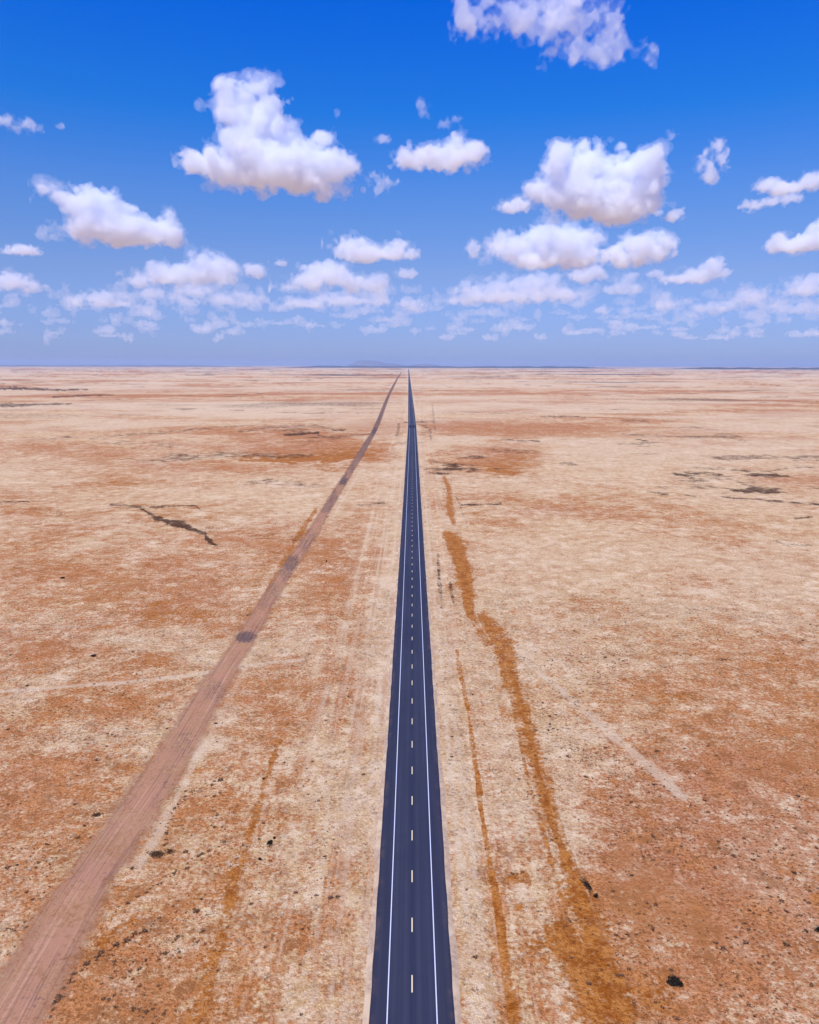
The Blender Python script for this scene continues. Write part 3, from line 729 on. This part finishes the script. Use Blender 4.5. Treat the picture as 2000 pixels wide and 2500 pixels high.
# straw over the near plain (uncountable)
sx, sy = candidates(95000, 62, 300)
su, sv = picture(sx, sy)
r_, o_, d_, p_, k_ = paint(su, sv, sx, sy)
nS = fbm(sx, sy, 3.0, 4, 2)
dens = np.clip(1.2 - r_*1.4 - o_*.9, 0, 1)*sm(.36, .58, nS)
keep = (rng.random(len(sx)) < dens*.9) & clear_of_roads(sx, sy, .3) & (su > -120) & (su < 1850)
sx, sy = sx[keep], sy[keep]
lowg = [blade_cluster(14, 1.0, .55, 120 + s, w=.16, droop=.9, seg=1) for s in range(5)]
ss_ = np.clip(rng.lognormal(0, .35, len(sx))*.30, .12, .7)
br = rng.random(len(sx)) < .3
o = merged('straw_grass', lowg, sx[~br], sy[~br], ss_[~br], M_straw, .6); tag(o, 'pale dry straw grass covering the plain', 'grass', kind='stuff')
o = merged('brown_grass', lowg, sx[br], sy[br], ss_[br], M_brown, .6); tag(o, 'brown dry grass mixed into the pale straw', 'grass', kind='stuff')
print('plants', len(sx), round(time.time() - T0, 1))

# ------------------------------------------------------------------ far hills and the dark line on the horizon
def ridge(name, u0, u1, dist, prof, col, label, depth=2500):
    us = np.linspace(u0, u1, 90); V, F = [], []
    for i, u_ in enumerate(us):
        d = ray(u_, 772.0); d = d/np.hypot(d[0], d[1])
        hh = prof((u_ - u0)/(u1 - u0))
        for q, (dd, hz) in enumerate([(0, 0), (.25, .55), (.5, 1), (.75, .5), (1, 0)]):
            r = dist + dd*depth
            V.append((CAM[0] + d[0]*r, d[1]*r, hh*hz - 2))
    for i in range(len(us) - 1):
        for q in range(4):
            k = i*5 + q; F.append((k, k + 5, k + 6, k + 1))
    g = NT(name + '_soil')
    p = g.n('ShaderNodeNewGeometry').outputs['Position']
    n = g.noise(p, .004, 4, .6)
    m = g.surface(g.mix(g.ss(n, .3, .7), col, tuple(c*1.5 for c in col)), .95, None, .05)
    o = link(name, np_mesh(name, np.array(V), np.array(F), smooth=True), m)
    return tag(o, label, 'hills', kind='structure')
def hp(t):
    a = 190*math.exp(-((t - .25)/.12)**2) + 145*math.exp(-((t - .40)/.16)**2) + 112*math.exp(-((t - .82)/.10)**2) + 62*math.exp(-((t - .62)/.25)**2)
    return a*(sm(0, .12, t)*sm(1, .9, t)) + 14*math.sin(t*37) *sm(0, .1, t)*sm(1, .9, t)
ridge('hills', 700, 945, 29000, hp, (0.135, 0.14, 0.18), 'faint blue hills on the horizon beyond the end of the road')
bump = lambda t: float(fbm(np.array([t*40.0]), np.array([3.0]), 1.0, 4, 3)[0])
def flat_line(h): return lambda t: h*(.6 + .8*bump(t))*float(sm(0, .15, t)*sm(1, .85, t))
ridge('horizon_rise', 560, 1330, 24000, flat_line(52), (0.05, 0.045, 0.05), 'thin dark blue rise along the horizon behind the road', 1500)
ridge('horizon_rise', 1380, 2100, 21000, flat_line(44), (0.05, 0.045, 0.05), 'thin dark blue rise along the horizon at the right', 1500)
ridge('horizon_rise', -400, 560, 32000, flat_line(54), (0.12, 0.10, 0.10), 'pale thin rise along the horizon at the left', 1500)

# ------------------------------------------------------------------ air
HAZE_TOP = 330.0
bm = np.array([(x, y, z) for x in (-66000, 66000) for y in (-66000, 66000) for z in (-6.0, HAZE_TOP)], float)
Fz = np.array([[0, 1, 3, 2], [4, 6, 7, 5], [0, 4, 5, 1], [2, 3, 7, 6], [0, 2, 6, 4], [1, 5, 7, 3]])
g = NT('air')
pv = g.n('ShaderNodeVolumePrincipled'); pv.inputs['Color'].default_value = (0.52, 0.72, 1.0, 1); pv.inputs['Density'].default_value = 2.6e-5; pv.inputs['Anisotropy'].default_value = 0.2
out = g.n('ShaderNodeOutputMaterial'); g.l(pv.outputs[0], out.inputs['Volume'])
hz = link('haze', np_mesh('haze', bm, Fz), g.m)
tag(hz, 'thin blue air over the plain', 'haze', kind='stuff')

# ------------------------------------------------------------------ clouds
def lattice_noise(shape, wl, g):
    """smooth random field on a grid, one wavelength (in voxels), made axis by axis"""
    out = None
    dims = [int(math.ceil(s/wl)) + 4 for s in shape]
    a = g.standard_normal(dims).astype(np.float32)
    for ax, s in enumerate(shape):
        t = np.arange(s, dtype=np.float32)/wl + g.random()
        i = t.astype(int); f = t - i
        w = np.stack([(1 - f)**3/6, (3*f**3 - 6*f**2 + 4)/6, (-3*f**3 + 3*f**2 + 3*f + 1)/6, f**3/6], 0)
        Mx = np.zeros((s, dims[ax]), np.float32)
        for k in range(4): Mx[np.arange(s), np.minimum(i + k, dims[ax] - 1)] += w[k]
        a = np.moveaxis(np.tensordot(Mx, a, axes=(1, ax)), 0, ax)
    return a/0.45

def surface_nets(D, origin, h):
    """closed surface where D crosses zero (inside D<0)"""
    ins = D < 0
    nx, ny, nz = D.shape
    c = np.zeros((nx - 1, ny - 1, nz - 1), np.int8)
    for i in (0, 1):
        for j in (0, 1):
            for k in (0, 1): c += ins[i:nx - 1 + i, j:ny - 1 + j, k:nz - 1 + k]
    act = (c > 0) & (c < 8)
    ci = np.argwhere(act)
    if len(ci) == 0: return None
    vid = np.full(act.shape, -1, np.int32); vid[act] = np.arange(len(ci))
    acc = np.zeros((len(ci), 3), np.float32); cnt = np.zeros(len(ci), np.float32)
    cor = [(i, j, k) for i in (0, 1) for j in (0, 1) for k in (0, 1)]
    val = {q: D[ci[:, 0] + q[0], ci[:, 1] + q[1], ci[:, 2] + q[2]] for q in cor}
    for q in cor:
        for ax in range(3):
            if q[ax] == 0:
                q2 = list(q); q2[ax] = 1; q2 = tuple(q2)
                a, b = val[q], val[q2]; cr_ = (a < 0) != (b < 0)
                t = np.where(cr_, a/np.where(cr_, a - b, 1), 0)
                p = np.repeat(np.array(q, np.float32)[None], len(ci), 0); p[:, ax] += t
                acc += p*cr_[:, None]; cnt += cr_
    V = (ci + acc/cnt[:, None])*h + origin
    Q = []
    for ax in range(3):
        a = np.take(ins, range(D.shape[ax] - 1), ax); b = np.take(ins, range(1, D.shape[ax]), ax)
        e = np.argwhere(a != b); sgn = a[a != b]
        o1, o2 = (ax + 1) % 3, (ax + 2) % 3
        ok = (e[:, o1] > 0) & (e[:, o2] > 0) & (e[:, o1] < D.shape[o1] - 1) & (e[:, o2] < D.shape[o2] - 1)
        e = e[ok]; sgn = sgn[ok]
        def cell(d1, d2):
            x = e.copy(); x[:, o1] -= d1; x[:, o2] -= d2
            return vid[x[:, 0], x[:, 1], x[:, 2]]
        q = np.stack([cell(1, 1), cell(0, 1), cell(0, 0), cell(1, 0)], 1)
        q[~sgn] = q[~sgn][:, ::-1]
        Q.append(q)
    return V, np.vstack(Q)

CLOUD_ALT = 1300.0
def drop_crumbs(V, Q, least):
    """leave out the pieces with fewer than so many corners"""
    lab = np.arange(len(V))
    for _ in range(400):
        m = lab[Q].min(1)
        new = lab.copy()
        for k in range(4): np.minimum.at(new, Q[:, k], m)
        new = new[new]
        if (new == lab).all(): break
        lab = new
    cnt = np.bincount(lab, minlength=len(V))
    least = min(least, cnt.max())
    ok = cnt[lab] >= least
    Q = Q[ok[Q[:, 0]]]
    idx = np.full(len(V), -1); idx[ok] = np.arange(ok.sum())
    return V[ok], idx[Q]
_cm = {}
def cloud_material(sig):
    key = round(math.log(sig)*8)
    if key in _cm: return _cm[key]
    g = NT('cloud_vapour')
    pv = g.n('ShaderNodeVolumePrincipled'); pv.inputs['Color'].default_value = (0.956, 0.971, 0.998, 1); pv.inputs['Density'].default_value = sig; pv.inputs['Anisotropy'].default_value = 0.0
    out = g.n('ShaderNodeOutputMaterial'); g.l(pv.outputs[0], out.inputs['Volume'])
    _cm[key] = g.m
    return g.m

def make_cloud(blobs, seed, mfp=9.0, rough=.62, base=None, thick=1.0, flat=True, vox=.8, ragged=0.0, lump=.33, cap=2.6e6, layers=True):
    """blobs: (x, y, rx, ry) of the billows; returns a closed billowing hull"""
    g = np.random.default_rng(seed)
    B = np.array(blobs, float); B[:, 2:] *= .94
    if B[:, 1].max() > 585: mfp = mfp*1.7
    elif B[:, 1].max() > 480: mfp = mfp*1.15
    yb = (B[:, 1] + B[:, 3]).max() if base is None else base
    uc = .5*((B[:, 0] - B[:, 2]).min() + (B[:, 0] + B[:, 2]).max())
    d = ray(uc, yb); hd = math.hypot(d[0], d[1]); dist = (CLOUD_ALT - CAM_H)/(d[2]/hd)
    f = np.array([d[0]/hd, d[1]/hd]); rt = np.array([f[1], -f[0]])          # forward, right on the ground plan
    def uz(u_, v_):
        q = ray(u_, v_); t = dist/(q[0]*f[0] + q[1]*f[1])
        return (q[0]*rt[0] + q[1]*rt[1])*t, q[2]*t + CAM_H
    px = (uz(uc + 1, yb)[0] - uz(uc, yb)[0])
    E = []
    for (u_, v_, rx, ry) in B:
        a, z = uz(u_, v_); a2, _ = uz(u_ + rx, v_); _, z2 = uz(u_, v_ - ry)
        ra, rz = abs(a2 - a), abs(z2 - z)
        rd = thick*.5*(ra + rz)*g.uniform(.85, 1.2)
        E.append((a, g.normal()*.25*rd, z, ra, rd, rz))
    E = np.array(E)
    h = vox*px*2.1
    rm = np.median(E[:, 5])
    if B[:, 3].max() < 30: lump = max(lump, .46); ragged = max(ragged, .2)
    amp = lump*rm
    pad = amp*(1.8 + 2.2*ragged) + 4*h
    lo = (E[:, :3] - E[:, 3:]).min(0) - pad; hi = (E[:, :3] + E[:, 3:]).max(0) + pad
    size = hi - lo
    h = max(min(h, rm/6), (size.prod()/cap)**(1/3))
    shp = np.maximum(np.ceil(size/h).astype(int) + 1, 8)
    ax = [lo[i] + np.arange(shp[i], dtype=np.float32)*h for i in range(3)]
    acc = np.zeros(shp, np.float32)
    kk = 3.5/rm
    for a, b, z, ra, rd, rz in E:
        qx = ((ax[0] - a)/ra)**2; qy = ((ax[1] - b)/rd)**2; qz = ((ax[2] - z)/rz)**2
        n = np.sqrt(qx[:, None, None] + qy[None, :, None] + qz[None, None, :])
        acc += np.exp(-np.clip((n - 1)*min(ra, rd, rz)*kk, -20, 20))
    D = -np.log(acc + 1e-9)/kk
    wl = rm*1.0/h; A = amp; fine = np.zeros(shp, np.float32)
    while wl > 1.6:
        nz_ = lattice_noise(shp, wl, g)
        D -= A*((np.abs(nz_)*1.3 - .85)*(1 - ragged) + nz_*ragged*.9)      # creases inward, rounded bumps outward
        wl /= 2.0; A *= rough
        if layers: fine += A*np.roll(nz_, 5, 0)
    if flat:
        zb = uz(uc, yb)[1]
        soft = np.exp(-np.clip((ax[2] - (zb - .0*rm))/(rm*.22), -12, 12))
        D += (soft*rm*.2)[None, None, :]
    # keep the rim of the grid outside
    for q in range(3):
        s = [slice(None)]*3
        for e in (0, 1, -1, -2): s[q] = e; D[tuple(s)] = np.maximum(D[tuple(s)], h)
    out = []
    for off, mul, share in (((0, 0, .30), (-.20*rm, .25, .52), (.16*rm, .9, .14)) if layers else ((0, 0, 1.0),)):
        Dk = D - off + mul*fine if layers else D
        if off:
            for q in range(3):
                s_ = [slice(None)]*3
                for e in (0, 1, -1, -2): s_[q] = e; Dk[tuple(s_)] = np.maximum(Dk[tuple(s_)], h)
        r = surface_nets(Dk, lo, h)
        if r is None:
            if not out: return None
            continue
        V, Q = r
        if not out: cen = V.mean(0)
        V = V - cen
        W = np.stack([V[:, 0]*rt[0] + V[:, 1]*f[0], V[:, 0]*rt[1] + V[:, 1]*f[1], V[:, 2]], 1)
        V_, Q = drop_crumbs(W, Q, 260)
        if len(Q) == 0:
            if not out: return None
            continue
        out.append((np_mesh('cloud', V_, Q), share/(1.42*mfp*px)))
    loc = (CAM[0] + rt[0]*cen[0] + f[0]*(dist + cen[1]), rt[1]*cen[0] + f[1]*(dist + cen[1]), cen[2])
    return out, loc

CLOUDS = [
 # label, blobs, settings
 ('tallest white cloud, heart shaped, high over the left of the road', [(480,215,28,36),(518,206,38,30),(566,224,26,34),(522,262,50,46),(578,286,44,52),(620,305,36,34),(530,310,66,46),(415,346,38,24),(452,350,44,32),(500,362,58,34),(560,345,72,52),(630,350,66,50),(684,292,28,30),(700,350,44,40),(682,398,36,20),(738,346,20,14)], dict(mfp=9, lump=.34, base=422)),
 ('wedge shaped white cloud at the left, with a pointed upper left tip', [(100,404,18,7),(124,413,24,14),(160,432,42,26),(205,436,48,32),(245,444,36,30),(195,480,72,34),(270,485,62,34),(330,490,46,30),(365,503,18,16)], dict(mfp=8, base=520)),
 ('small ragged cloud above the road, between the two largest clouds', [(862,330,30,16),(905,325,40,20),(962,300,24,28),(955,328,46,24),(1005,318,28,24),(938,346,22,13)], dict(mfp=10, ragged=.5, lump=.45, flat=False, base=362)),
 ('broad blocky white cloud high over the right of the road', [(1190,342,38,32),(1235,338,40,30),(1150,400,36,22),(1200,395,55,45),(1270,370,55,45),(1330,350,36,34),(1377,348,26,34),(1370,395,34,40),(1310,410,60,45),(1240,428,65,36),(1300,444,62,24),(1370,432,22,24)], dict(mfp=9, lump=.36, base=468)),
 ('small puff just left of the broad blocky cloud', [(1070,436,22,14),(1090,430,22,18)], dict(mfp=9, ragged=.3)),
 ('small puff at the lower right of the broad blocky cloud', [(1415,458,20,12),(1428,450,14,12)], dict(mfp=12, ragged=.5)),
 ('long lumpy white cloud below the broad blocky cloud', [(1050,513,28,22),(1092,518,44,28),(1150,500,46,32),(1205,508,50,34),(1236,525,26,30),(1135,545,56,20),(1185,545,50,17)], dict(mfp=8, base=568)),
 ('small round puff at the left end of the long lumpy cloud', [(993,520,15,16),(998,535,14,13)], dict(mfp=11, ragged=.4)),
 ('smooth oval white cloud just right of the long lumpy cloud', [(1298,536,34,20),(1345,515,42,26),(1390,520,36,28),(1345,540,55,16)], dict(mfp=8, base=560)),
 ('rising wedge of white cloud low at the right, under the oval cloud', [(1382,577,18,11),(1432,588,42,11),(1475,580,38,20),(1505,562,26,24),(1526,578,12,12)], dict(mfp=9, base=602)),
 ('small pale cloud directly under the long lumpy cloud', [(1215,583,22,14),(1245,577,30,19)], dict(mfp=12)),
 ('pale two-humped cloud under the oval cloud', [(1325,583,18,12),(1305,606,30,16),(1330,606,26,16)], dict(mfp=14)),
 ('low dome of cloud near the horizon at the right', [(1580,625,34,19),(1535,640,34,11),(1495,648,40,10)], dict(mfp=13, base=662)),
 ('white cloud cut by the right edge, with a curled left lobe', [(1637,504,16,18),(1650,520,34,12),(1695,510,40,20),(1735,490,40,34)], dict(mfp=9, base=532)),
 ('ragged streaky cloud at the right edge, the upper one', [(1615,392,28,15),(1660,396,36,13),(1712,380,36,20)], dict(mfp=12, ragged=.6, flat=False)),
 ('thin pale cloud streak under the ragged cloud at the right edge', [(1588,432,30,9),(1625,424,30,9),(1665,415,26,9)], dict(mfp=15, ragged=.6, flat=False)),
 ('torn wisp of cloud right of the broad blocky cloud', [(1513,303,9,13),(1500,322,12,10),(1482,345,20,13),(1496,366,17,20),(1520,338,7,22)], dict(mfp=18, ragged=.9, lump=.6, flat=False)),
 ('torn cloud cut by the top edge of the photo', [(982,12,22,34),(1020,40,40,22),(1075,42,56,26),(1140,55,56,30),(1100,5,50,18),(1180,5,80,20),(1225,40,60,40),(1285,40,28,50),(1262,104,56,22),(1312,104,28,15),(1195,102,44,22),(990,76,26,9)], dict(mfp=24, ragged=.7, lump=.66, flat=False, thick=.45, rough=.54, base=132)),
 ('small faint cloud at the left edge, the uppermost there', [(10,254,24,13),(58,262,22,11),(35,268,20,8)], dict(mfp=28, ragged=.8, lump=.5, flat=False)),
 ('tiny faint puff right of the uppermost cloud at the left edge', [(128,268,9,7)], dict(mfp=22, ragged=.6, flat=False)),
 ('flat white cloud at the left edge, below the wedge shaped cloud', [(48,524,34,12),(15,530,22,8),(70,532,18,7)], dict(mfp=10)),
 ('domed pale cloud low at the left edge', [(25,590,42,22),(65,602,28,13),(-10,600,30,18)], dict(mfp=12, base=618)),
 ('wide two-humped cloud low at the left, right of the domed cloud', [(300,590,34,16),(335,580,36,26),(375,588,34,20),(430,560,42,30),(465,560,30,30),(440,580,54,18)], dict(mfp=9, base=605)),
 ('small oval puff right of the wide two-humped cloud', [(528,572,17,14),(545,574,17,14)], dict(mfp=9)),
 ('tiny pale puff above the small oval puff', [(592,553,17,8)], dict(mfp=11)),
 ('broad triangular cloud low beside the road, on its left', [(690,572,46,26),(650,592,46,18),(740,594,50,18),(800,600,28,14),(620,604,34,9)], dict(mfp=9, base=617)),
 ('white cloud with a raised right tip above the broad triangular cloud', [(730,520,34,20),(775,532,50,18),(825,535,42,15),(843,518,20,20)], dict(mfp=9, base=553)),
 ('small pale puff right of the broad triangular cloud', [(848,578,16,12),(866,576,14,10)], dict(mfp=13)),
 ('long pale cloud bank low at the right of the road', [(1000,610,34,11),(1050,604,42,16),(1110,598,40,20),(1140,594,40,20),(1180,618,60,16),(1060,625,90,14),(970,632,46,10)], dict(mfp=13, base=642)),
 ('small faint puff above the ragged cloud over the road', [(890,222,14,12),(893,236,10,9)], dict(mfp=40, ragged=.9, lump=.6, flat=False)),
 ('faint wisp just above the ragged cloud over the road', [(938,262,14,10),(955,250,10,8)], dict(mfp=36, ragged=.9, lump=.6, flat=False)),
 ('tiny puff right of the top of the heart shaped cloud', [(808,292,18,11)], dict(mfp=24, ragged=.6, flat=False)),
 ('thin torn wisps at the right end of the heart shaped cloud', [(785,372,16,10),(812,388,20,12),(800,400,12,9)], dict(mfp=28, ragged=.95, lump=.65, flat=False)),
 ('pale cloud low at the right edge', [(1690,598,38,16),(1725,590,30,20),(1700,614,50,10)], dict(mfp=14, base=624)),
 ('flat faint cloud near the horizon at the right edge', [(1690,650,52,11),(1650,655,30,8)], dict(mfp=18)),
 ('narrow stacked cloud near the horizon, left of the low dome', [(1403,622,11,9),(1398,642,24,13)], dict(mfp=14)),
 ('small cloud near the horizon just right of the road', [(1268,655,22,9)], dict(mfp=14)),
 ('low white cloud near the horizon beside the end of the road', [(858,640,26,14),(875,650,22,9)], dict(mfp=12)),
 ('long flat cloud near the horizon at the left', [(160,634,26,11),(215,628,42,14),(240,640,50,8)], dict(mfp=13)),
 ('faint lumpy cloud near the horizon under the wide two-humped cloud', [(330,615,30,10),(410,612,44,12),(470,632,50,12),(520,625,34,12)], dict(mfp=16)),
 ('faint flat cloud near the horizon under the broad triangular cloud', [(640,638,52,11),(720,632,60,12),(780,636,40,8)], dict(mfp=15)),
]
for i, (lab, bl, kw) in enumerate(CLOUDS):
    r = make_cloud(bl, 300 + i, **kw)
    if r is None: continue
    ms, loc = r
    o = link('cloud', ms[0][0], cloud_material(ms[0][1])); o.location = loc
    tag(o, lab, 'cloud', 'fair weather clouds over the plain')
    for (m, sig), nm in zip(ms[1:], ('core', 'veil')): link(nm, m, cloud_material(sig), o)
# the far bank that melts into the horizon: nobody could count it
g_ = np.random.default_rng(21)
VV, FF, nv = [], [], 0
for j in range(290):
    k = g_.random()**1.3
    u_ = g_.uniform(-60, 1790); v_ = 612 + 98*k + g_.uniform(-4, 4); wd = g_.uniform(8, 27); ht = g_.uniform(7.0, 17)*(1 - .45*k)
    bl = [(u_, v_, wd, ht*.6)] + [(u_ + g_.uniform(-.8, .8)*wd, v_ - g_.uniform(0, .7)*ht, wd*g_.uniform(.2, .5), ht*g_.uniform(.5, 1.0)) for _ in range(5)]
    r = make_cloud(bl, 700 + j, mfp=20 + 22*k, ragged=.4, flat=False, thick=.8, base=v_ + 9, vox=1.0, cap=2.0e5, layers=False)
    if r is None: continue
    ms, loc = r; m = ms[0][0]
    a = np.empty(len(m.vertices)*3, np.float32); m.vertices.foreach_get('co', a)
    f = np.empty(len(m.polygons)*4, np.int32); m.loops.foreach_get('vertex_index', f)
    VV.append(a.reshape(-1, 3) + np.array(loc, np.float32)); FF.append(f.reshape(-1, 4) + nv); nv += len(m.vertices)
    bpy.data.meshes.remove(m)
far_px = 30000/1851*1.159
o = link('clouds', np_mesh('clouds', np.vstack(VV), np.vstack(FF)), cloud_material(1/(36*far_px)))
tag(o, 'pale bank of far clouds melting into the horizon', 'clouds', kind='stuff')
print('clouds', round(time.time() - T0, 1))

# ------------------------------------------------------------------ render settings
scene.view_settings.view_transform = 'Standard'
scene.view_settings.look = 'None'
scene.view_settings.exposure = 0.35
scene.view_settings.gamma = 1.0
cy = scene.cycles
cy.max_bounces = 26; cy.volume_bounces = 24; cy.diffuse_bounces = 3; cy.glossy_bounces = 2; cy.transparent_max_bounces = 16
cy.use_denoising = True
